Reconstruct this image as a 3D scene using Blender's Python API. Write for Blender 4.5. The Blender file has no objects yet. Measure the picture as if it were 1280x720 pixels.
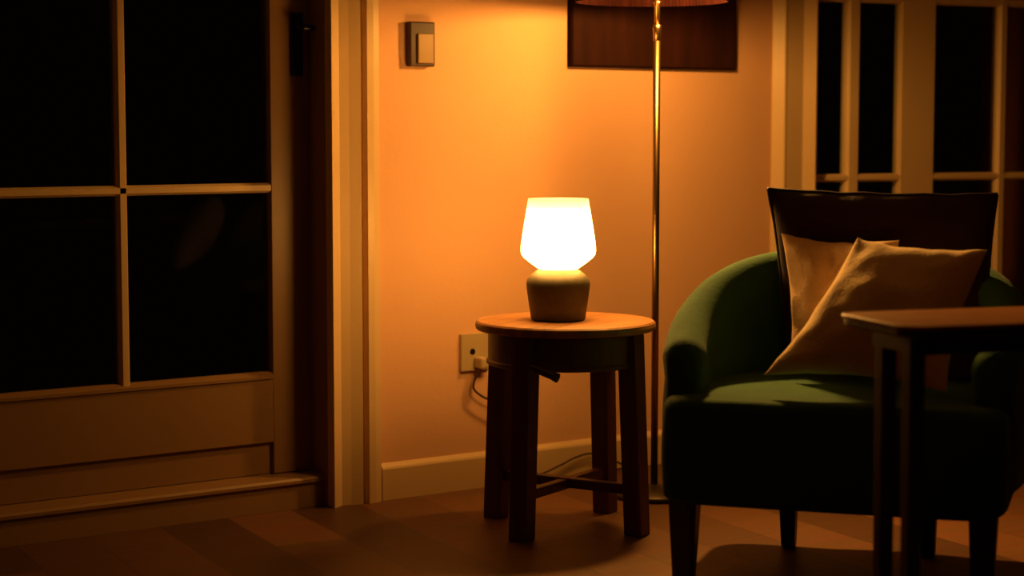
import bpy, bmesh, math, random
from mathutils import Vector, Matrix, noise

random.seed(7)
S = bpy.context.scene
COL = S.collection
PI = math.pi

# ------------------------------------------------------------------ camera, world, exposure
TH = math.radians(35.8)                       # the view turns 35.8 degrees right of the wall's normal
cam_d = bpy.data.cameras.new('camera')
cam_d.sensor_width = 36.0
cam_d.lens = 67.5
cam_d.clip_start = 0.05
cam_d.dof.use_dof = True
cam_d.dof.focus_distance = 4.9
cam_d.dof.aperture_fstop = 2.2
cam = bpy.data.objects.new('camera', cam_d)
COL.objects.link(cam)
cam.location = (0, -4.47, 1.03)
PITCH = math.atan(202 / 2400)
cam.rotation_euler = (PI / 2 - PITCH, 0, -TH)
S.camera = cam

world = bpy.data.worlds.new('night')
S.world = world
world.use_nodes = True
world.node_tree.nodes['Background'].inputs[0].default_value = (1.0, 0.45, 0.15, 1)
world.node_tree.nodes['Background'].inputs[1].default_value = 0.0012

S.view_settings.view_transform = 'Standard'
S.view_settings.look = 'None'
S.view_settings.gamma = 1.0
S.view_settings.exposure = 0.0
S.view_settings.use_curve_mapping = False
try:
    S.cycles.use_denoising = True
    S.cycles.denoiser = 'OPENIMAGEDENOISE'
    S.cycles.max_bounces = 8
except Exception:
    pass

SHADE_RGB = (1.0, 0.45, 0.085)
SHADE_POWER = 25.0
BULB_W = 27.0
FILL_SPOT_W = 85.0


# ------------------------------------------------------------------ materials
def mat(name, rgb, rough=0.6, metal=0.0, bump=0.0, bump_scale=40.0, vary=0.0, vary_scale=6.0,
        sheen=0.0, stretch=(1, 1, 1), spec=0.5, coat=0.0):
    m = bpy.data.materials.new(name)
    m.use_nodes = True
    nt = m.node_tree
    b = nt.nodes['Principled BSDF']
    b.inputs['Base Color'].default_value = (*rgb, 1)
    b.inputs['Roughness'].default_value = rough
    b.inputs['Metallic'].default_value = metal
    b.inputs['Specular IOR Level'].default_value = spec
    if sheen:
        b.inputs['Sheen Weight'].default_value = sheen
        b.inputs['Sheen Roughness'].default_value = 0.45
    if coat:
        b.inputs['Coat Weight'].default_value = coat
    tc = nt.nodes.new('ShaderNodeTexCoord')
    mp = nt.nodes.new('ShaderNodeMapping')
    mp.inputs['Scale'].default_value = stretch
    nt.links.new(tc.outputs['Object'], mp.inputs['Vector'])
    if vary:
        n = nt.nodes.new('ShaderNodeTexNoise')
        n.inputs['Scale'].default_value = vary_scale
        n.inputs['Detail'].default_value = 4
        nt.links.new(mp.outputs[0], n.inputs['Vector'])
        r = nt.nodes.new('ShaderNodeValToRGB')
        r.color_ramp.elements[0].position = 0.3
        r.color_ramp.elements[1].position = 0.7
        r.color_ramp.elements[0].color = (*[c * (1 - vary) for c in rgb], 1)
        r.color_ramp.elements[1].color = (*[min(1, c * (1 + vary)) for c in rgb], 1)
        nt.links.new(n.outputs['Fac'], r.inputs['Fac'])
        nt.links.new(r.outputs['Color'], b.inputs['Base Color'])
    if bump:
        n2 = nt.nodes.new('ShaderNodeTexNoise')
        n2.inputs['Scale'].default_value = bump_scale
        n2.inputs['Detail'].default_value = 3
        nt.links.new(mp.outputs[0], n2.inputs['Vector'])
        bp = nt.nodes.new('ShaderNodeBump')
        bp.inputs['Strength'].default_value = bump
        bp.inputs['Distance'].default_value = 0.004
        nt.links.new(n2.outputs['Fac'], bp.inputs['Height'])
        nt.links.new(bp.outputs['Normal'], b.inputs['Normal'])
    return m


def glass_mat(name):
    m = bpy.data.materials.new(name)
    m.use_nodes = True
    nt = m.node_tree
    nt.nodes.clear()
    out = nt.nodes.new('ShaderNodeOutputMaterial')
    mix = nt.nodes.new('ShaderNodeMixShader')
    fr = nt.nodes.new('ShaderNodeFresnel')
    fr.inputs['IOR'].default_value = 1.1
    tr = nt.nodes.new('ShaderNodeBsdfTransparent')
    tr.inputs[0].default_value = (0.85, 0.87, 0.86, 1)
    gl = nt.nodes.new('ShaderNodeBsdfGlossy')
    gl.inputs['Roughness'].default_value = 0.02
    nt.links.new(fr.outputs[0], mix.inputs[0])
    nt.links.new(tr.outputs[0], mix.inputs[1])
    nt.links.new(gl.outputs[0], mix.inputs[2])
    nt.links.new(mix.outputs[0], out.inputs[0])
    return m


def emit_mat(name, rgb, strength):
    m = bpy.data.materials.new(name)
    m.use_nodes = True
    nt = m.node_tree
    b = nt.nodes['Principled BSDF']
    b.inputs['Base Color'].default_value = (0.85, 0.82, 0.76, 1)
    b.inputs['Roughness'].default_value = 0.35
    b.inputs['Emission Color'].default_value = (*rgb, 1)
    b.inputs['Emission Strength'].default_value = strength
    return m


def frosted_mat(name):
    m = bpy.data.materials.new(name)
    m.use_nodes = True
    nt = m.node_tree
    nt.nodes.clear()
    out = nt.nodes.new('ShaderNodeOutputMaterial')
    mix = nt.nodes.new('ShaderNodeMixShader')
    mix.inputs[0].default_value = 0.6
    d = nt.nodes.new('ShaderNodeBsdfDiffuse')
    d.inputs[0].default_value = (0.9, 0.87, 0.8, 1)
    t = nt.nodes.new('ShaderNodeBsdfTranslucent')
    t.inputs[0].default_value = (0.9, 0.87, 0.8, 1)
    nt.links.new(d.outputs[0], mix.inputs[1])
    nt.links.new(t.outputs[0], mix.inputs[2])
    nt.links.new(mix.outputs[0], out.inputs[0])
    return m


def plank_mat(name):
    """oak boards about 0.2 m wide, running away from the wall"""
    m = bpy.data.materials.new(name)
    m.use_nodes = True
    nt = m.node_tree
    N, L = nt.nodes.new, nt.links.new
    b = nt.nodes['Principled BSDF']
    b.inputs['Roughness'].default_value = 0.5
    tc = N('ShaderNodeTexCoord')
    mp = N('ShaderNodeMapping')
    mp.inputs['Rotation'].default_value = (0, 0, math.radians(-90 + 9))
    L(tc.outputs['Object'], mp.inputs['Vector'])
    br = N('ShaderNodeTexBrick')
    br.offset = 0.37
    br.inputs['Color1'].default_value = (0.27, 0.115, 0.045, 1)
    br.inputs['Color2'].default_value = (0.095, 0.038, 0.014, 1)
    br.inputs['Mortar'].default_value = (0.06, 0.03, 0.015, 1)
    br.inputs['Scale'].default_value = 1.0
    br.inputs['Mortar Size'].default_value = 0.0016
    br.inputs['Mortar Smooth'].default_value = 0.4
    br.inputs['Brick Width'].default_value = 3.6
    br.inputs['Row Height'].default_value = 0.19
    L(mp.outputs[0], br.inputs['Vector'])
    mp2 = N('ShaderNodeMapping')
    mp2.inputs['Rotation'].default_value = (0, 0, math.radians(-90 + 9))
    mp2.inputs['Scale'].default_value = (2, 30, 1)
    L(tc.outputs['Object'], mp2.inputs['Vector'])
    n = N('ShaderNodeTexNoise')
    n.inputs['Scale'].default_value = 1.2
    n.inputs['Detail'].default_value = 5
    L(mp2.outputs[0], n.inputs['Vector'])
    mx = N('ShaderNodeMix')
    mx.data_type = 'RGBA'
    mx.blend_type = 'MULTIPLY'
    mx.inputs['Factor'].default_value = 0.5
    L(br.outputs['Color'], mx.inputs[6])
    L(n.outputs['Color'], mx.inputs[7])
    L(mx.outputs[2], b.inputs['Base Color'])
    bp = N('ShaderNodeBump')
    bp.inputs['Strength'].default_value = 0.12
    bp.inputs['Distance'].default_value = 0.003
    L(n.outputs['Fac'], bp.inputs['Height'])
    L(bp.outputs['Normal'], b.inputs['Normal'])
    return m


M = {
    'wall': mat('peach_wall_paint', (0.80, 0.46, 0.26), 0.85, bump=0.15, bump_scale=60, vary=0.04, vary_scale=1.5),
    'ceiling': mat('white_ceiling_paint', (0.8, 0.74, 0.62), 0.9),
    'door': mat('shaded_door_paint', (0.31, 0.17, 0.065), 0.45, bump=0.05, bump_scale=20),  # darker than the trim: the doorway's shade is put into the colour
    'white': mat('cream_gloss_paint', (0.74, 0.52, 0.27), 0.4, bump=0.05, bump_scale=20),
    'beyond': mat('brown_wall_paint', (0.42, 0.12, 0.07), 0.9),
    'floor': plank_mat('oak_boards'),
    'glass': glass_mat('window_glass'),
    'iron': mat('dark_iron', (0.02, 0.02, 0.018), 0.35, metal=0.6),
    'brass': mat('brass', (0.30, 0.19, 0.08), 0.3, metal=1.0),
    'dark_metal': mat('dark_bronze', (0.05, 0.035, 0.02), 0.4, metal=0.8),
    'shade_red': mat('dark_red_raffia', (0.020, 0.0035, 0.003), 0.85, bump=0.8, bump_scale=30, stretch=(6, 6, 1), vary=0.4, vary_scale=8, spec=0.08),
    'canvas': mat('dark_maroon_canvas', (0.030, 0.0065, 0.003), 0.75, bump=0.2, bump_scale=30, vary=0.35, vary_scale=5, stretch=(4, 1, 0.6), spec=0.2),
    'canvas_edge': mat('dark_canvas_edge', (0.014, 0.004, 0.003), 0.9, spec=0.05),
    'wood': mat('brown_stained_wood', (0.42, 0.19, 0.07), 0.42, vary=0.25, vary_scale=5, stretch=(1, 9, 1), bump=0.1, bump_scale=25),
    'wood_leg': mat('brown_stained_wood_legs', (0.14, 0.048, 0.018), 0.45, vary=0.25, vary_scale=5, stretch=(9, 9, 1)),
    'wood_dark': mat('dark_walnut', (0.05, 0.025, 0.012), 0.4, vary=0.3, vary_scale=8, stretch=(6, 6, 1)),
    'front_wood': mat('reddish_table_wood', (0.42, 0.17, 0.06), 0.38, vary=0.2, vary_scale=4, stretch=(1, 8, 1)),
    'front_shaded': mat('shaded_table_wood', (0.05, 0.017, 0.008), 0.5, vary=0.2, vary_scale=4, stretch=(8, 8, 1)),  # same table wood, with the shade on its sides worked into the colour
    'velvet': mat('green_velvet', (0.033, 0.11, 0.05), 0.85, bump=0.25, bump_scale=90, vary=0.2, vary_scale=7, sheen=0.08, spec=0.15),
    'maroon': mat('maroon_leather', (0.03, 0.006, 0.005), 0.6, bump=0.35, bump_scale=35, vary=0.2, vary_scale=6, spec=0.3),
    'maroon_pipe': mat('dark_maroon_piping', (0.02, 0.006, 0.006), 0.6, spec=0.2),
    'linen': mat('beige_linen', (0.80, 0.56, 0.34), 0.9, bump=0.45, bump_scale=150, vary=0.06, vary_scale=10, sheen=0.1, spec=0.1),
    'linen2': mat('pale_linen', (0.86, 0.66, 0.42), 0.9, bump=0.45, bump_scale=150, vary=0.06, vary_scale=10, sheen=0.1, spec=0.1),
    'ceramic': mat('speckled_olive_ceramic', (0.10, 0.085, 0.045), 0.55, vary=0.12, vary_scale=60, bump=0.1, bump_scale=80),
    'opal': emit_mat('glowing_opal_glass', SHADE_RGB, SHADE_POWER),
    'frost': frosted_mat('opal_glass_rim'),
    'plastic': mat('cream_plastic', (0.50, 0.38, 0.20), 0.35),
    'rocker': mat('tan_plastic', (0.34, 0.20, 0.07), 0.4),
    'brown_plastic': mat('brown_plastic', (0.05, 0.02, 0.01), 0.5),
    'cord': mat('brown_cord', (0.06, 0.03, 0.015), 0.6),
}


# ------------------------------------------------------------------ helpers
def obj(name, bm, m, parent=None, smooth=False, bevel=0.0, kind=None, subsurf=0, mats=None):
    bmesh.ops.recalc_face_normals(bm, faces=bm.faces)
    me = bpy.data.meshes.new(name)
    bm.to_mesh(me)
    bm.free()
    o = bpy.data.objects.new(name, me)
    COL.objects.link(o)
    for mm in (mats or [m]):
        me.materials.append(mm)
    if parent:
        o.parent = parent
    if smooth:
        for p in me.polygons:
            p.use_smooth = True
    if bevel:
        md = o.modifiers.new('bevel', 'BEVEL')
        md.width = bevel
        md.segments = 2
        md.limit_method = 'ANGLE'
    if subsurf:
        md = o.modifiers.new('sub', 'SUBSURF')
        md.levels = md.render_levels = subsurf
    if kind:
        o['kind'] = kind
    return o


def thing(name, label, cat, loc=(0, 0, 0), rotz=0.0, group=None, kind=None):
    o = bpy.data.objects.new(name, None)
    COL.objects.link(o)
    o.location = loc
    o.rotation_euler = (0, 0, rotz)
    o.empty_display_size = 0.05
    if label:
        o['label'] = label
    if cat:
        o['category'] = cat
    if group:
        o['group'] = group
    if kind:
        o['kind'] = kind
    return o


def box(bm, x0, x1, y0, y1, z0, z1, mtx=None):
    vs = [bm.verts.new((x, y, z)) for z in (z0, z1) for y in (y0, y1) for x in (x0, x1)]
    for f in ((0, 1, 3, 2), (4, 6, 7, 5), (0, 4, 5, 1), (2, 3, 7, 6), (0, 2, 6, 4), (1, 5, 7, 3)):
        bm.faces.new([vs[i] for i in f])
    if mtx is not None:
        bmesh.ops.transform(bm, matrix=mtx, verts=vs)
    return vs


def prism(bm, pts, a, b, axis='z', mtx=None):
    """closed outline pts extruded from a to b along an axis"""
    def P(p, t):
        return (p[0], p[1], t) if axis == 'z' else ((t, p[0], p[1]) if axis == 'x' else (p[0], t, p[1]))
    lo = [bm.verts.new(P(p, a)) for p in pts]
    hi = [bm.verts.new(P(p, b)) for p in pts]
    n = len(pts)
    bm.faces.new(lo)
    bm.faces.new(hi[::-1])
    for i in range(n):
        bm.faces.new((lo[i], lo[(i + 1) % n], hi[(i + 1) % n], hi[i]))
    if mtx is not None:
        bmesh.ops.transform(bm, matrix=mtx, verts=lo + hi)


def lathe(bm, prof, seg=48, closed=True, mtx=None):
    rings = []
    allv = []
    for r, z in prof:
        if r < 1e-6:
            v = bm.verts.new((0, 0, z))
            rings.append([v])
            allv.append(v)
        else:
            ring = [bm.verts.new((r * math.cos(2 * PI * i / seg), r * math.sin(2 * PI * i / seg), z)) for i in range(seg)]
            rings.append(ring)
            allv += ring
    for a, b in zip(rings, rings[1:]):
        for i in range(seg):
            j = (i + 1) % seg
            if len(a) == 1 and len(b) == 1:
                continue
            if len(a) == 1:
                bm.faces.new((a[0], b[j], b[i]))
            elif len(b) == 1:
                bm.faces.new((a[i], a[j], b[0]))
            else:
                bm.faces.new((a[i], a[j], b[j], b[i]))
    if closed:
        for r in (rings[0], rings[-1]):
            if len(r) > 1:
                bm.faces.new(r)
    if mtx is not None:
        bmesh.ops.transform(bm, matrix=mtx, verts=allv)


def smooth_path(pts, n=8):
    P = [Vector(p) for p in pts]
    out = []
    for i in range(len(P) - 1):
        p0, p1, p2, p3 = P[max(i - 1, 0)], P[i], P[i + 1], P[min(i + 2, len(P) - 1)]
        for k in range(n):
            t = k / n
            out.append(0.5 * ((2 * p1) + (p2 - p0) * t + (2 * p0 - 5 * p1 + 4 * p2 - p3) * t * t + (3 * p1 - p0 - 3 * p2 + p3) * t ** 3))
    out.append(P[-1])
    return out


def tube(bm, pts, r, seg=10, closed=False, n=8, smooth=True):
    P = smooth_path(pts, n) if smooth else [Vector(p) for p in pts]
    rings = []
    up = Vector((0, 0, 1))
    cnt = len(P)
    for i, p in enumerate(P):
        if closed:
            t = P[(i + 1) % cnt] - P[i - 1]
        else:
            t = P[min(i + 1, cnt - 1)] - P[max(i - 1, 0)]
        t.normalize()
        a = t.cross(up)
        if a.length < 0.05:
            a = t.cross(Vector((1, 0, 0)))
        a.normalize()
        b = t.cross(a)
        rr = r(i / max(1, cnt - 1)) if callable(r) else r
        rings.append([bm.verts.new(p + (a * math.cos(2 * PI * k / seg) + b * math.sin(2 * PI * k / seg)) * rr) for k in range(seg)])
    pairs = list(zip(rings, rings[1:]))
    if closed:
        pairs.append((rings[-1], rings[0]))
    for A, B in pairs:
        for k in range(seg):
            j = (k + 1) % seg
            bm.faces.new((A[k], A[j], B[j], B[k]))
    if not closed:
        bm.faces.new(rings[0][::-1])
        bm.faces.new(rings[-1])


def B():
    return bmesh.new()


# ------------------------------------------------------------------ the room
X_L, X_DL, X_DR = 0.2, 0.78, 2.612            # left end, left and right sides of the garden door opening
X_C = 4.237                                   # where the wall turns
Z_TOP = 2.5
DOOR_H = 2.1
ANG = math.radians(-12.3)                     # the right-hand wall turns towards the room

bm = B()
box(bm, -0.6, 6.6, -3.2, 0.02, -0.03, 0.0)
obj('floor', bm, M['floor'], kind='structure')

bm = B()
box(bm, X_DR, X_C, 0.0, 0.12, 0.0, Z_TOP)
box(bm, X_L - 0.8, X_DL, 0.0, 0.12, 0.0, Z_TOP)
box(bm, X_DL, X_DR, 0.0, 0.12, DOOR_H, Z_TOP)
obj('wall_back', bm, M['wall'], kind='structure')

bm = B()
box(bm, -0.6, 6.6, -3.2, 0.12, Z_TOP, Z_TOP + 0.03)
obj('ceiling', bm, M['ceiling'], kind='structure')

# --- skirting board: chamfered top catches the lamp
def skirting(name, x0, x1):
    b_ = B()
    prism(b_, [(0.0, 0.0), (-0.018, 0.0), (-0.018, 0.086), (-0.015, 0.092), (-0.004, 0.101), (0.0, 0.101)], x0, x1, axis='x')
    return obj(name, b_, M['white'], kind='structure')
skirting('baseboard_back', 2.772, X_C)

# --- architrave profile (x across, y out of the wall)
def casing_profile(mirror=False, x0=2.608):
    pr = [(0.0, 0.0), (0.0, -0.026), (0.003, -0.031), (0.038, -0.010),
          (0.065, -0.016), (0.096, -0.027), (0.100, -0.008), (0.110, -0.008), (0.114, -0.030),
          (0.135, -0.029), (0.156, -0.023), (0.160, 0.0)]
    return [(x0 + p[0], p[1]) for p in pr]

bm = B()
prism(bm, casing_profile(), 0.0, DOOR_H + 0.0)
obj('trim_1', bm, M['white'], kind='structure')
bm = B()                                       # same architrave on the far left side of the opening, mirrored
prism(bm, [(X_DL + 0.004 - (p[0] - 2.608), p[1]) for p in casing_profile()], 0.0, DOOR_H)
obj('trim_2', bm, M['white'], kind='structure')
bm = B()
box(bm, X_DL - 0.156, X_DR + 0.156, -0.026, 0.0, DOOR_H, DOOR_H + 0.15)
obj('trim_3', bm, M['white'], kind='structure', bevel=0.004)

# --- garden door, set back 80 mm
dr = thing('door_1', None, None, (0, 0, 0), 0, kind='structure')
DY = 0.082
bm = B()
for x0, x1 in ((2.488, 2.606), (0.79, 0.92)):
    box(bm, x0, x1, DY, DY + 0.045, 0.092, DOOR_H - 0.01)
box(bm, 0.92, 2.488, DY, DY + 0.045, 0.178, 0.355)          # lower rail
box(bm, 0.92, 2.488, DY, DY + 0.045, 1.98, DOOR_H - 0.01)
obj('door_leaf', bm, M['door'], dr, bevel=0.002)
bm = B()
box(bm, 0.92, 2.488, DY + 0.012, DY + 0.045, 0.092, 0.178)  # recessed bottom panel
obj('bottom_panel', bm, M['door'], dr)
bm = B()
prism(bm, [(DY, 0.350), (DY - 0.006, 0.352), (DY - 0.006, 0.360), (DY + 0.012, 0.370), (DY + 0.03, 0.370), (DY + 0.03, 0.350)], 0.92, 2.488, axis='x')
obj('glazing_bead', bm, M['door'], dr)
bm = B()
for xc in (2.062, 1.62, 1.18):
    prism(bm, [(xc - 0.014, DY + 0.04), (xc - 0.014, DY + 0.012), (xc - 0.008, DY + 0.002), (xc + 0.008, DY + 0.002), (xc + 0.014, DY + 0.012), (xc + 0.014, DY + 0.04)], 0.36, 1.98)
for zc in (0.866, 1.43):
    prism(bm, [(DY + 0.04, zc - 0.013), (DY + 0.012, zc - 0.013), (DY + 0.002, zc - 0.007), (DY + 0.002, zc + 0.007), (DY + 0.012, zc + 0.013), (DY + 0.04, zc + 0.013)], 0.92, 2.488, axis='x')
obj('glazing_bar', bm, M['white'], dr)
bm = B()
box(bm, 0.92, 2.488, DY + 0.022, DY + 0.028, 0.355, 1.98)
obj('window_pane', bm, M['glass'], dr)
# lock plate with lever
lk = None
bm = B()
box(bm, 2.549, 2.586, DY - 0.008, DY, 1.165, 1.335)
lk = obj('lock_plate', bm, M['iron'], dr, bevel=0.003)
bm = B()
tube(bm, [(2.568, DY - 0.008, 1.292), (2.568, DY - 0.05, 1.292)], 0.009, smooth=False)
tube(bm, [(2.562, DY - 0.047, 1.292), (2.580, DY - 0.048, 1.292), (2.596, DY - 0.046, 1.291)], 0.008)
obj('door_handle', bm, M['iron'], lk, smooth=True)
# jambs and threshold
bm = B()
box(bm, 2.606, X_DR + 0.004, 0.0, 0.12, 0.0, DOOR_H)
box(bm, X_DL - 0.004, 0.79, 0.0, 0.12, 0.0, DOOR_H)
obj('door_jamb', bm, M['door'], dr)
bm = B()
prism(bm, [(0.022, 0.0), (0.12, 0.0), (0.12, 0.092), (0.020, 0.084), (0.014, 0.078), (0.014, 0.070), (0.022, 0.066)], 0.79, 2.606, axis='x')
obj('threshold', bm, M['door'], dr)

# --- right-hand wall with the french doors: local x runs along it, local y into it
def right(name):
    o = thing(name, None, None, (X_C, 0, 0), ANG, kind='structure')
    return o
rw = right('window_1')
def rprof(x0, x1):
    return [(x0, 0.03), (x0, -0.004), (x0 + 0.030, -0.026), (x0 + 0.036, -0.027), (x0 + 0.040, -0.022),
            (x0 + 0.108, -0.008), (x0 + 0.112, -0.008), (x0 + 0.148, -0.026), (x0 + 0.155, -0.022), (x0 + 0.155, 0.03)]
bm = B()
prism(bm, rprof(0.0, 0.155), 0.0, DOOR_H + 0.1)
obj('window_frame', bm, M['white'], rw)
RY = 0.028
bm = B()
box(bm, 0.100, 0.178, RY, RY + 0.045, 0.02, DOOR_H)
box(bm, 0.510, 0.642, RY, RY + 0.045, 0.02, DOOR_H)         # meeting stiles
box(bm, 0.178, 0.510, RY, RY + 0.045, 0.02, 0.30)
box(bm, 0.642, 1.60, RY, RY + 0.045, 0.02, 0.30)
box(bm, 0.178, 0.510, RY, RY + 0.045, 1.98, DOOR_H)
box(bm, 0.642, 1.60, RY, RY + 0.045, 1.98, DOOR_H)
box(bm, 1.49, 1.60, RY, RY + 0.045, 0.02, DOOR_H)
obj('window_sash', bm, M['white'], rw, bevel=0.003)
bm = B()
for x0, x1 in ((0.303, 0.352), (0.901, 0.937), (1.19, 1.228)):
    prism(bm, [(x0, RY + 0.04), (x0, RY + 0.010), (x0 + 0.008, RY), (x1 - 0.008, RY), (x1, RY + 0.010), (x1, RY + 0.04)], 0.3, 1.98)
for zc in (0.863, 1.443):
    for xa, xb in ((0.178, 0.510), (0.642, 1.49)):
        prism(bm, [(RY + 0.04, zc - 0.0125), (RY + 0.010, zc - 0.0125), (RY + 0.001, zc - 0.006), (RY + 0.001, zc + 0.006), (RY + 0.010, zc + 0.0125), (RY + 0.04, zc + 0.0125)], xa, xb, axis='x')
obj('glazing_bar', bm, M['white'], rw)
bm = B()
box(bm, 0.178, 0.510, RY + 0.024, RY + 0.030, 0.30, 1.98)
box(bm, 0.642, 1.49, RY + 0.024, RY + 0.030, 0.30, 1.98)
obj('window_pane', bm, M['glass'], rw)
bm = B()
box(bm, 0.0, 1.75, -0.0, 0.12, DOOR_H + 0.1, Z_TOP)
box(bm, 1.60, 2.2, -0.0, 0.12, 0.0, DOOR_H + 0.1)
box(bm, 0.155, 1.60, 0.0, 0.12, DOOR_H, DOOR_H + 0.1)
w = obj('wall_right', bm, M['wall'], kind='structure')
w.location = (X_C, 0, 0)
w.rotation_euler = (0, 0, ANG)
# a brown wall of the space beyond the french doors
bm = B()
box(bm, 1.48, 1.54, 0.08, 0.88, -0.02, Z_TOP)
w = obj('wall_beyond', bm, M['beyond'], kind='structure')
w.location = (X_C, 0, 0)
w.rotation_euler = (0, 0, ANG)

# ------------------------------------------------------------------ armchair: local x to its right as seen, local y to its back
CH = (2.936, -1.551, 0.0)
CR = math.atan2(-0.806, 0.591)
ch = thing('armchair', 'dark green velvet tub armchair with sloping curved arms, holding the three cushions', 'armchair', CH, CR)

def seat_block(bm, hw, y0, y1, z0, z1, rr, crown, n=26, zin=0.0):
    """upholstered block: rounded-rectangle plan and rounded edges"""
    def plan(t, s):
        # superellipse plan, t angle
        c, q = math.cos(t), math.sin(t)
        e = 0.22
        x = hw * s * math.copysign(abs(c) ** e, c)
        y = (y0 + y1) / 2 + (y1 - y0) / 2 * s * math.copysign(abs(q) ** e, q)
        return x, y
    seg = 96
    rows = []
    prof = []
    for k in range(7):
        a = k / 6 * PI / 2
        prof.append((-rr * (1 - math.sin(a)), z0 + rr * 0.6 * (1 - math.cos(a))))
    for k in range(1, 6):
        prof.append((0.004 * math.sin(k / 6 * PI), z0 + rr * 0.6 + (z1 - rr - z0 - rr * 0.6) * k / 6))
    for k in range(9):
        a = k / 8 * PI / 2
        prof.append((-rr * (1 - math.cos(a)), z1 - rr + rr * math.sin(a)))
    for dx, z in prof:
        ring = []
        for i in range(seg):
            t = 2 * PI * i / seg
            x, y = plan(t, 1 + dx / hw)
            ring.append(bm.verts.new((x, y, z)))
        rows.append(ring)
    s0 = 1 - rr / hw
    for k in range(1, 7):
        s = s0 * (1 - k / 7)
        ring = []
        for i in range(seg):
            x, y = plan(2 * PI * i / seg, s)
            ring.append(bm.verts.new((x, y, z1 + crown * (1 - (s / s0) ** 2))))
        rows.append(ring)
    for A, Bq in zip(rows, rows[1:]):
        for i in range(seg):
            j = (i + 1) % seg
            bm.faces.new((A[i], A[j], Bq[j], Bq[i]))
    bm.faces.new(rows[0])
    bm.faces.new(rows[-1])

bm = B()
seat_block(bm, 0.378, 0.0, 0.62, 0.195, 0.432, 0.030, 0.012)
obj('seat', bm, M['velvet'], ch, smooth=True)

# curved back and arms: one swept shell
def shell(bm):
    ctl = [(-0.330, 0.085, 0.545), (-0.352, 0.20, 0.575), (-0.358, 0.34, 0.625), (-0.320, 0.47, 0.685), (-0.215, 0.565, 0.725),
           (0.0, 0.605, 0.74),
           (0.215, 0.565, 0.725), (0.320, 0.47, 0.685), (0.358, 0.34, 0.625), (0.352, 0.20, 0.575), (0.330, 0.085, 0.545)]
    P = smooth_path(ctl, 8)
    rings = []
    cnt = len(P)
    for i, p in enumerate(P):
        t = (P[min(i + 1, cnt - 1)] - P[max(i - 1, 0)])
        t.z = 0
        t.normalize()
        nrm = Vector((t.y, -t.x, 0))           # points inwards / outwards
        end = min(i, cnt - 1 - i)
        w_ = 0.050 * min(1.0, 0.45 + 0.55 * math.sqrt(min(1, end / 4)))
        ztop = p.z - 0.028 * max(0, 1 - end / 3) ** 2
        prof = []
        zb = 0.24
        prof.append((w_ * 0.85, zb))
        for k in range(5):
            prof.append((w_ * (0.9 + 0.1 * math.sin(k / 4 * PI)), zb + (ztop - w_ - zb) * (k + 1) / 6))
        for k in range(11):
            a = k / 10 * PI
            prof.append((w_ * math.cos(a), ztop - w_ + w_ * math.sin(a)))
        for k in range(5):
            prof.append((-w_ * (0.9 + 0.1 * math.sin(k / 4 * PI)), zb + (ztop - w_ - zb) * (5 - k) / 6))
        prof.append((-w_ * 0.85, zb))
        rings.append([bm.verts.new((p.x + nrm.x * a, p.y + nrm.y * a, z)) for a, z in prof])
    m_ = len(rings[0])
    for A, Bq in zip(rings, rings[1:]):
        for k in range(m_ - 1):
            bm.faces.new((A[k], A[k + 1], Bq[k + 1], Bq[k]))
        bm.faces.new((A[-1], A[0], Bq[0], Bq[-1]))
    bm.faces.new(rings[0])
    bm.faces.new(rings[-1])
bm = B()
shell(bm)
obj('backrest', bm, M['velvet'], ch, smooth=True)

def taper_leg(bm, x, y, z0, z1, w0, w1, dx=0, dy=0):
    lo = [bm.verts.new((x + dx + sx * w0 / 2, y + dy + sy * w0 / 2, z0)) for sx, sy in ((-1, -1), (1, -1), (1, 1), (-1, 1))]
    hi = [bm.verts.new((x + sx * w1 / 2, y + sy * w1 / 2, z1)) for sx, sy in ((-1, -1), (1, -1), (1, 1), (-1, 1))]
    bm.faces.new(lo)
    bm.faces.new(hi[::-1])
    for i in range(4):
        j = (i + 1) % 4
        bm.faces.new((lo[i], lo[j], hi[j], hi[i]))
for x, y, w0, w1, dy in ((-0.322, 0.065, 0.044, 0.066, -0.005), (0.330, 0.065, 0.044, 0.062, -0.005), (-0.168, 0.52, 0.034, 0.050, 0.02), (0.168, 0.52, 0.034, 0.050, 0.02)):
    bm = B()
    taper_leg(bm, x, y, 0.0, 0.215, w0, w1, 0, dy)
    obj('leg', bm, M['wood_dark'], ch, bevel=0.006)

# ------------------------------------------------------------------ cushions (corner points in the chair's frame)
cm = Matrix.Translation(CH) @ Matrix.Rotation(CR, 4, 'Z')

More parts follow.
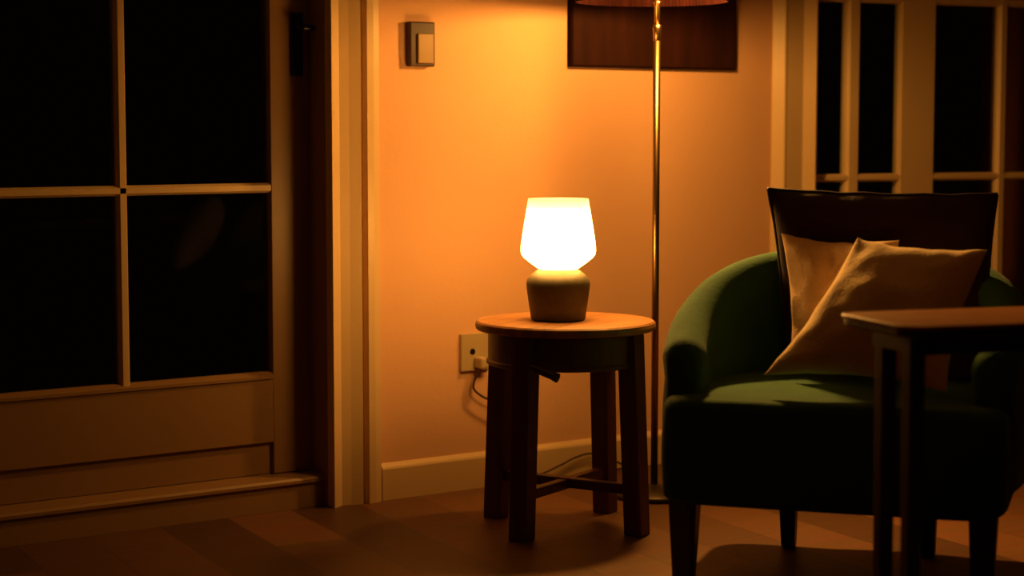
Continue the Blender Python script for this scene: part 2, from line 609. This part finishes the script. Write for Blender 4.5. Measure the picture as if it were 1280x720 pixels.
def pillow(name, label, c, bulge, m, pinch=0.07, seed=0.0, wr=0.006, pipe=None, front=1.0, n=40, cat='cushion', group=None):
    """c = corners top-left, top-right, bottom-right, bottom-left"""
    TL, TR, BR, BL = [cm @ Vector(p) for p in c]
    ctr = (TL + TR + BR + BL) / 4
    nr = (TR - TL).cross(BL - TL).normalized()
    if nr.dot(Vector((0, -4.47, 1.0)) - ctr) < 0:
        nr = -nr
    def pt(s, t):
        s2 = s + pinch * (s * 2 - 1) * -1 * (1 - (2 * t - 1) ** 2)
        t2 = t + pinch * (t * 2 - 1) * -1 * (1 - (2 * s - 1) ** 2)
        a = TL.lerp(TR, s2)
        b = BL.lerp(BR, s2)
        return a.lerp(b, t2)
    def th(s, t):
        e = (max(0, 1 - abs(2 * s - 1) ** 2.2) * max(0, 1 - abs(2 * t - 1) ** 2.2))
        return bulge * e ** 0.55
    bm_ = B()
    F, K = {}, {}
    base = Vector((0, 0, 0))
    for i in range(n + 1):
        for j in range(n + 1):
            s, t = i / n, j / n
            # denser rows near the seams
            s = 0.5 - 0.5 * math.cos(PI * s)
            t = 0.5 - 0.5 * math.cos(PI * t)
            p = pt(s, t)
            q = Vector((s * 4 + seed, t * 4, seed))
            h = th(s, t)
            wv = wr * (noise.noise(q * 1.2) + 0.6 * noise.noise(Vector((s * 3 - t * 9, s * 7 + t * 3, seed + 3)))) * min(1, h / 0.02)
            edge = i in (0, n) or j in (0, n)
            ew = nr * (0.006 * noise.noise(Vector((s * 6, t * 6, seed + 9)))) + Vector((0, 0, 0.004 * noise.noise(Vector((s * 8, t * 8, seed)))))
            p = p + ew
            F[i, j] = bm_.verts.new(p + nr * (h * front + wv))
            K[i, j] = F[i, j] if edge else bm_.verts.new(p - nr * (h * 0.8 - wv * 0.3))
    for i in range(n):
        for j in range(n):
            bm_.faces.new((F[i, j], F[i + 1, j], F[i + 1, j + 1], F[i, j + 1]))
            bm_.faces.new((K[i, j], K[i, j + 1], K[i + 1, j + 1], K[i + 1, j]))
    loop = [F[i, 0].co.copy() for i in range(n)] + [F[n, j].co.copy() for j in range(n)] + \
           [F[i, n].co.copy() for i in range(n, 0, -1)] + [F[0, j].co.copy() for j in range(n, 0, -1)]
    low = (BL + BR) / 2
    for v in bm_.verts:
        v.co -= low
    if pipe:
        root = thing(name, label, cat, low)
        obj('cover', bm_, m, root, smooth=True)
        pb = B()
        tube(pb, [p - low for p in loop], 0.005, seg=8, closed=True, smooth=False)
        obj('piping', pb, pipe, root, smooth=True)
        return root
    o = obj(name, bm_, m, smooth=True)
    o.location = low
    o['label'] = label
    o['category'] = cat
    return o

pillow('cushion', 'large dark maroon cushion with piped edge standing highest at the back of the green armchair',
       [(-0.218, 0.485, 0.880), (0.315, 0.485, 0.873), (0.300, 0.43, 0.448), (-0.155, 0.43, 0.448)], 0.050, M['maroon'], pinch=0.018, seed=2.1, wr=0.006, pipe=M['maroon_pipe'])
pillow('cushion', 'small beige linen cushion leaning against the maroon one on the left',
       [(-0.178, 0.43, 0.780), (0.108, 0.37, 0.770), (0.125, 0.22, 0.475), (-0.128, 0.29, 0.480)], 0.055, M['linen'], pinch=0.055, seed=5.3, wr=0.008)
pillow('cushion', 'pale beige linen cushion slanted in front, its lit left edge curving down to the seat',
       [(0.034, 0.21, 0.783), (0.317, 0.20, 0.763), (0.250, 0.04, 0.470), (-0.152, 0.09, 0.484)], 0.078, M['linen2'], pinch=0.050, seed=8.7, wr=0.005)

# ------------------------------------------------------------------ round side table
TC = (2.979, -0.574, 0.0)
TR_ = math.radians(-158)
TT = 0.535
tb = thing('side_table', 'round wooden side table with crossed stretchers, carrying the lit lamp', 'side table', TC, TR_)
bm = B()
R0 = 0.232
lathe(bm, [(0, TT - 0.024), (R0 - 0.008, TT - 0.024), (R0 - 0.002, TT - 0.020), (R0, TT - 0.012), (R0 - 0.002, TT - 0.004), (R0 - 0.007, TT), (0, TT)], seg=96, closed=False)
obj('tabletop', bm, M['wood'], tb, smooth=False, bevel=0)
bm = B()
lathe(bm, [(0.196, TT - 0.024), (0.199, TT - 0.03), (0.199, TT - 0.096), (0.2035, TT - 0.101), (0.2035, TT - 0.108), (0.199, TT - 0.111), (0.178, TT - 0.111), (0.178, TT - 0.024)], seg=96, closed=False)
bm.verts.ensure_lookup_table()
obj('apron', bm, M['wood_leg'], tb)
off = Matrix.Translation((0.0, 0.0, 0))
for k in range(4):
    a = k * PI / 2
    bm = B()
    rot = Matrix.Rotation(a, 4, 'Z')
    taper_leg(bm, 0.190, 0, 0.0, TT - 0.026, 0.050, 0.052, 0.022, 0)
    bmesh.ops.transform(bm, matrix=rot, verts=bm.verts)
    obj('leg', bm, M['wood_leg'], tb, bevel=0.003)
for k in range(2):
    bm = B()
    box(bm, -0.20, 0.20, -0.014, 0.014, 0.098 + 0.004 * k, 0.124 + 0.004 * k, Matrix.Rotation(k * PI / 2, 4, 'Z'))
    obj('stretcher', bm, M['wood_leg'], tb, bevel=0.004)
inv = (Matrix.Translation(TC) @ Matrix.Rotation(TR_, 4, 'Z')).inverted()
bm = B()                                       # small turned peg under the apron
a_, b_ = inv @ Vector((2.774, -0.704, 0.441)), inv @ Vector((2.801, -0.775, 0.42))
tube(bm, [a_, a_.lerp(b_, 0.6), a_.lerp(b_, 0.8), b_], lambda t: 0.0095 + 0.003 * max(0, (t - 0.6) / 0.4), seg=14)
obj('peg', bm, M['wood_dark'], tb, smooth=True)

# ------------------------------------------------------------------ table lamp
LP = (2.966, -0.560, TT)
lamp = thing('table_lamp', 'glowing table lamp with opal glass shade and squat base on the round side table', 'lamp', LP)
bm = B()
lathe(bm, [(0, 0), (0.066, 0.0), (0.070, 0.004), (0.076, 0.045), (0.0815, 0.085), (0.082, 0.096), (0.079, 0.106), (0.070, 0.117), (0.056, 0.127), (0.048, 0.131), (0, 0.131)], seg=64, closed=False)
obj('base', bm, M['ceramic'], lamp, smooth=True)
prof = [(0.047, 0.131), (0.054, 0.134), (0.072, 0.147), (0.088, 0.160), (0.094, 0.168), (0.0962, 0.178), (0.0958, 0.190), (0.0925, 0.215), (0.0880, 0.243), (0.0845, 0.264), (0.0805, 0.288)]
bm = B()
lathe(bm, prof + [(r - 0.004, z) for r, z in prof[::-1]], seg=64, closed=False)
obj('lamp_shade', bm, M['opal'], lamp, smooth=True)
p2 = [(0.0805, 0.288), (0.0785, 0.300), (0.0768, 0.311)]
bm = B()
lathe(bm, p2 + [(r - 0.004, z) for r, z in p2[::-1]], seg=64, closed=False)
obj('shade_rim', bm, M['frost'], lamp, smooth=True)
# cord: from the back of the base, over the table's back edge, down a leg, along the floor, up to the socket
Lv = Vector(LP)
def rel(p):
    return Vector(p) - Lv
bm = B()
tube(bm, [rel(p) for p in [(3.01, -0.497, 0.541), (3.06, -0.42, 0.5405), (3.105, -0.385, 0.540), (3.122, -0.368, 0.525), (3.14, -0.375, 0.46), (3.19, -0.43, 0.44), (3.216, -0.470, 0.40),
                           (3.222, -0.468, 0.15), (3.24, -0.44, 0.02), (3.36, -0.24, 0.012), (3.48, -0.10, 0.012), (3.60, -0.05, 0.012), (3.575, -0.035, 0.032), (3.50, -0.030, 0.060),
                           (3.44, -0.030, 0.057), (3.38, -0.032, 0.040), (3.31, -0.035, 0.022), (3.22, -0.04, 0.012), (3.175, -0.045, 0.04), (3.172, -0.04, 0.15),
                           (3.160, -0.03, 0.235), (3.105, -0.025, 0.262), (3.072, -0.025, 0.290), (3.078, -0.030, 0.325), (3.092, -0.045, 0.355)]], 0.0032, seg=8)
obj('cord', bm, M['cord'], lamp, smooth=True)
bm = B()
box(bm, 3.080, 3.108, -0.052, -0.012, 0.345, 0.378)
for v in bm.verts:
    v.co -= Lv
obj('plug', bm, M['plastic'], lamp, bevel=0.006)

# ------------------------------------------------------------------ socket and switch on the wall
t = thing('wall_socket', 'cream square wall socket beside the side table, with the lamp plugged in', 'socket', (3.085, 0, 0.391))
bm = B()
box(bm, -0.046, 0.052, -0.012, 0.0, -0.054, 0.054)
obj('face_plate', bm, M['plastic'], t, bevel=0.003)
bm = B()
lathe(bm, [(0, 0), (0.0085, 0), (0.0085, 0.003), (0, 0.003)], seg=24, closed=False, mtx=Matrix.Translation((-0.008, -0.011, 0.002)) @ Matrix.Rotation(PI / 2, 4, 'X'))
obj('socket_hole', bm, M['iron'], t)

t = thing('light_switch', 'small square light switch with brown surround high on the wall left of the picture', 'switch', (2.912, 0, 1.254))
bm = B()
box(bm, -0.048, 0.034, -0.024, 0.0, -0.060, 0.062)
obj('back_box', bm, M['brown_plastic'], t, bevel=0.004)
bm = B()
box(bm, -0.026, 0.026, -0.030, -0.020, -0.052, 0.030)
obj('rocker', bm, M['rocker'], t, bevel=0.003)

# ------------------------------------------------------------------ dark canvas on the wall
t = thing('wall_picture', 'dark maroon rectangular picture on the orange wall, behind the floor lamp pole', 'picture', (3.743, 0, 1.203))
bm = B()
box(bm, -0.322, 0.321, -0.022, 0.0, 0.0, 0.80)
obj('canvas_frame', bm, M['canvas_edge'], t, bevel=0.002)
bm = B()
box(bm, -0.316, 0.315, -0.0235, -0.0215, 0.006, 0.794)
obj('canvas', bm, M['canvas'], t)

# ------------------------------------------------------------------ floor lamp
FL = (3.422, -0.404, 0.0)
t = thing('floor_lamp', 'tall floor lamp with slim brass pole and dark drum shade, between side table and armchair', 'floor lamp', FL)
bm = B()
lathe(bm, [(0, 0), (0.115, 0), (0.118, 0.006), (0.112, 0.016), (0.03, 0.022), (0.014, 0.035), (0, 0.035)], seg=48, closed=False)
obj('base', bm, M['dark_metal'], t, smooth=True)
bm = B()
lathe(bm, [(0, 0.03), (0.0100, 0.03), (0.0100, 1.27), (0, 1.27)], seg=24, closed=False)
obj('pole', bm, M['brass'], t, smooth=True)
bm = B()
lathe(bm, [(0, 1.255), (0.0095, 1.255), (0.0120, 1.298), (0.0125, 1.306), (0.008, 1.309), (0, 1.309)], seg=24, closed=False)
obj('collar', bm, M['brass'], t, smooth=True)
bm = B()
lathe(bm, [(0, 1.305), (0.0078, 1.305), (0.0078, 1.362), (0.0115, 1.366), (0.0115, 1.372), (0.006, 1.374), (0.006, 1.60), (0, 1.60)], seg=24, closed=False)
obj('upper_pole', bm, M['brass'], t, smooth=True)
bm = B()
SX, SY = -0.012, 0.008                          # the drum sits slightly off its pole
def pleat(bm, r0, r1, z0, z1, amp, seg=240):
    ro = []
    for (r, z) in ((r0, z0), (r1, z1), (r1 - 0.004, z1), (r0 - 0.004, z0)):
        ro.append([bm.verts.new((SX + (r + amp * (i % 2)) * math.cos(2 * PI * i / seg), SY + (r + amp * (i % 2)) * math.sin(2 * PI * i / seg), z)) for i in range(seg)])
    for k in range(4):
        A, Bq = ro[k], ro[(k + 1) % 4]
        for i in range(seg):
            j = (i + 1) % seg
            bm.faces.new((A[i], A[j], Bq[j], Bq[i]))
pleat(bm, 0.209, 0.190, 1.369, 1.64, 0.002)
obj('lamp_shade', bm, M['shade_red'], t)
bm = B()
for k in range(3):
    a = k * 2 * PI / 3 + 0.4
    tube(bm, [(0, 0, 1.56), (SX + 0.193 * math.cos(a), SY + 0.193 * math.sin(a), 1.56)], 0.002, seg=6, smooth=False)
obj('shade_spider', bm, M['brass'], t)

bm = B()                                       # bulb holder and bulb low inside the drum, on a short arm off the pole
BX, BY, BZ = -0.02, -0.105, 1.388
tube(bm, [(0, 0, 1.50), (BX * 0.6, BY * 0.6, 1.51), (BX, BY, 1.50)], 0.006, seg=10)
lathe(bm, [(0, 0.105), (0.016, 0.105), (0.019, 0.098), (0.019, 0.062), (0.015, 0.058), (0, 0.058)], seg=24, closed=False, mtx=Matrix.Translation((BX, BY, BZ)))
obj('bulb_holder', bm, M['dark_metal'], t)
ld = bpy.data.lights.new('bulb_light', 'POINT')
ld.energy = BULB_W
ld.color = SHADE_RGB
ld.shadow_soft_size = 0.045
lo = bpy.data.objects.new('bulb_light', ld)
COL.objects.link(lo)
lo.parent = t
lo.location = (BX, BY, BZ)
ld = bpy.data.lights.new('fill_spot', 'SPOT')      # added fill, not a seen bulb: brightens cushions and foreground table
ld.energy = FILL_SPOT_W
ld.color = SHADE_RGB
ld.shadow_soft_size = 0.045
ld.spot_size = math.radians(110)
ld.spot_blend = 1.0
lo = bpy.data.objects.new('fill_spot', ld)
COL.objects.link(lo)
lo.parent = t
lo.location = (BX + 0.03, BY, BZ - 0.01)
lo.rotation_euler = Vector((0.02, -0.80, -0.60)).to_track_quat('-Z', 'Y').to_euler()

# ------------------------------------------------------------------ rectangular table in the foreground
FT = (2.552, -2.133, 0.0)                       # its front left corner
# left edge runs from the front corner to the back corner
dl = Vector((2.674 - 2.552, -1.835 + 2.133, 0)).normalized()
FA = math.atan2(dl.y, dl.x) - PI / 2 + math.radians(4.5)
t = thing('wooden_table', 'narrow reddish wooden table cropped by the right edge, standing in front of the armchair', 'table', FT, FA)
WT, DT, HT = 0.95, 0.285, 0.675
bm = B()
pts = []
rc = 0.045
for cx, cy, a0 in ((WT - rc, rc, -90), (WT - rc, DT - rc, 0), (rc, DT - rc, 90), (rc, rc, 180)):
    for k in range(5):
        a = math.radians(a0 + k * 22.5)
        pts.append((cx + rc * math.cos(a), cy + rc * math.sin(a)))
prism(bm, pts, HT - 0.008, HT)
obj('tabletop', bm, M['front_wood'], t, bevel=0.002)
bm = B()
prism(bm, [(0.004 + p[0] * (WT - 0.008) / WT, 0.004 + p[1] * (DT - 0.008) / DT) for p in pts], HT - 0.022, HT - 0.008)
obj('shaded_edge', bm, M['front_shaded'], t, bevel=0.003)  # the top's own edge, coloured dark in place of shade
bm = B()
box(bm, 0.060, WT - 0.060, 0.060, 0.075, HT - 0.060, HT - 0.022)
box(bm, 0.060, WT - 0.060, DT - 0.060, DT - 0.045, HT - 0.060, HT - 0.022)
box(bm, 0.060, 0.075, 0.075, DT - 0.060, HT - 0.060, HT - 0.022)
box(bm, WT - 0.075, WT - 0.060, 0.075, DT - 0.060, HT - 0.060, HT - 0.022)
obj('apron', bm, M['front_shaded'], t)
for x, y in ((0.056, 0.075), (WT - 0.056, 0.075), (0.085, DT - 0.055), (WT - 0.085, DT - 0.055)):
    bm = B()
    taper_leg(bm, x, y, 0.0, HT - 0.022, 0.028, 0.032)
    obj('leg', bm, M['front_shaded'], t, bevel=0.003)
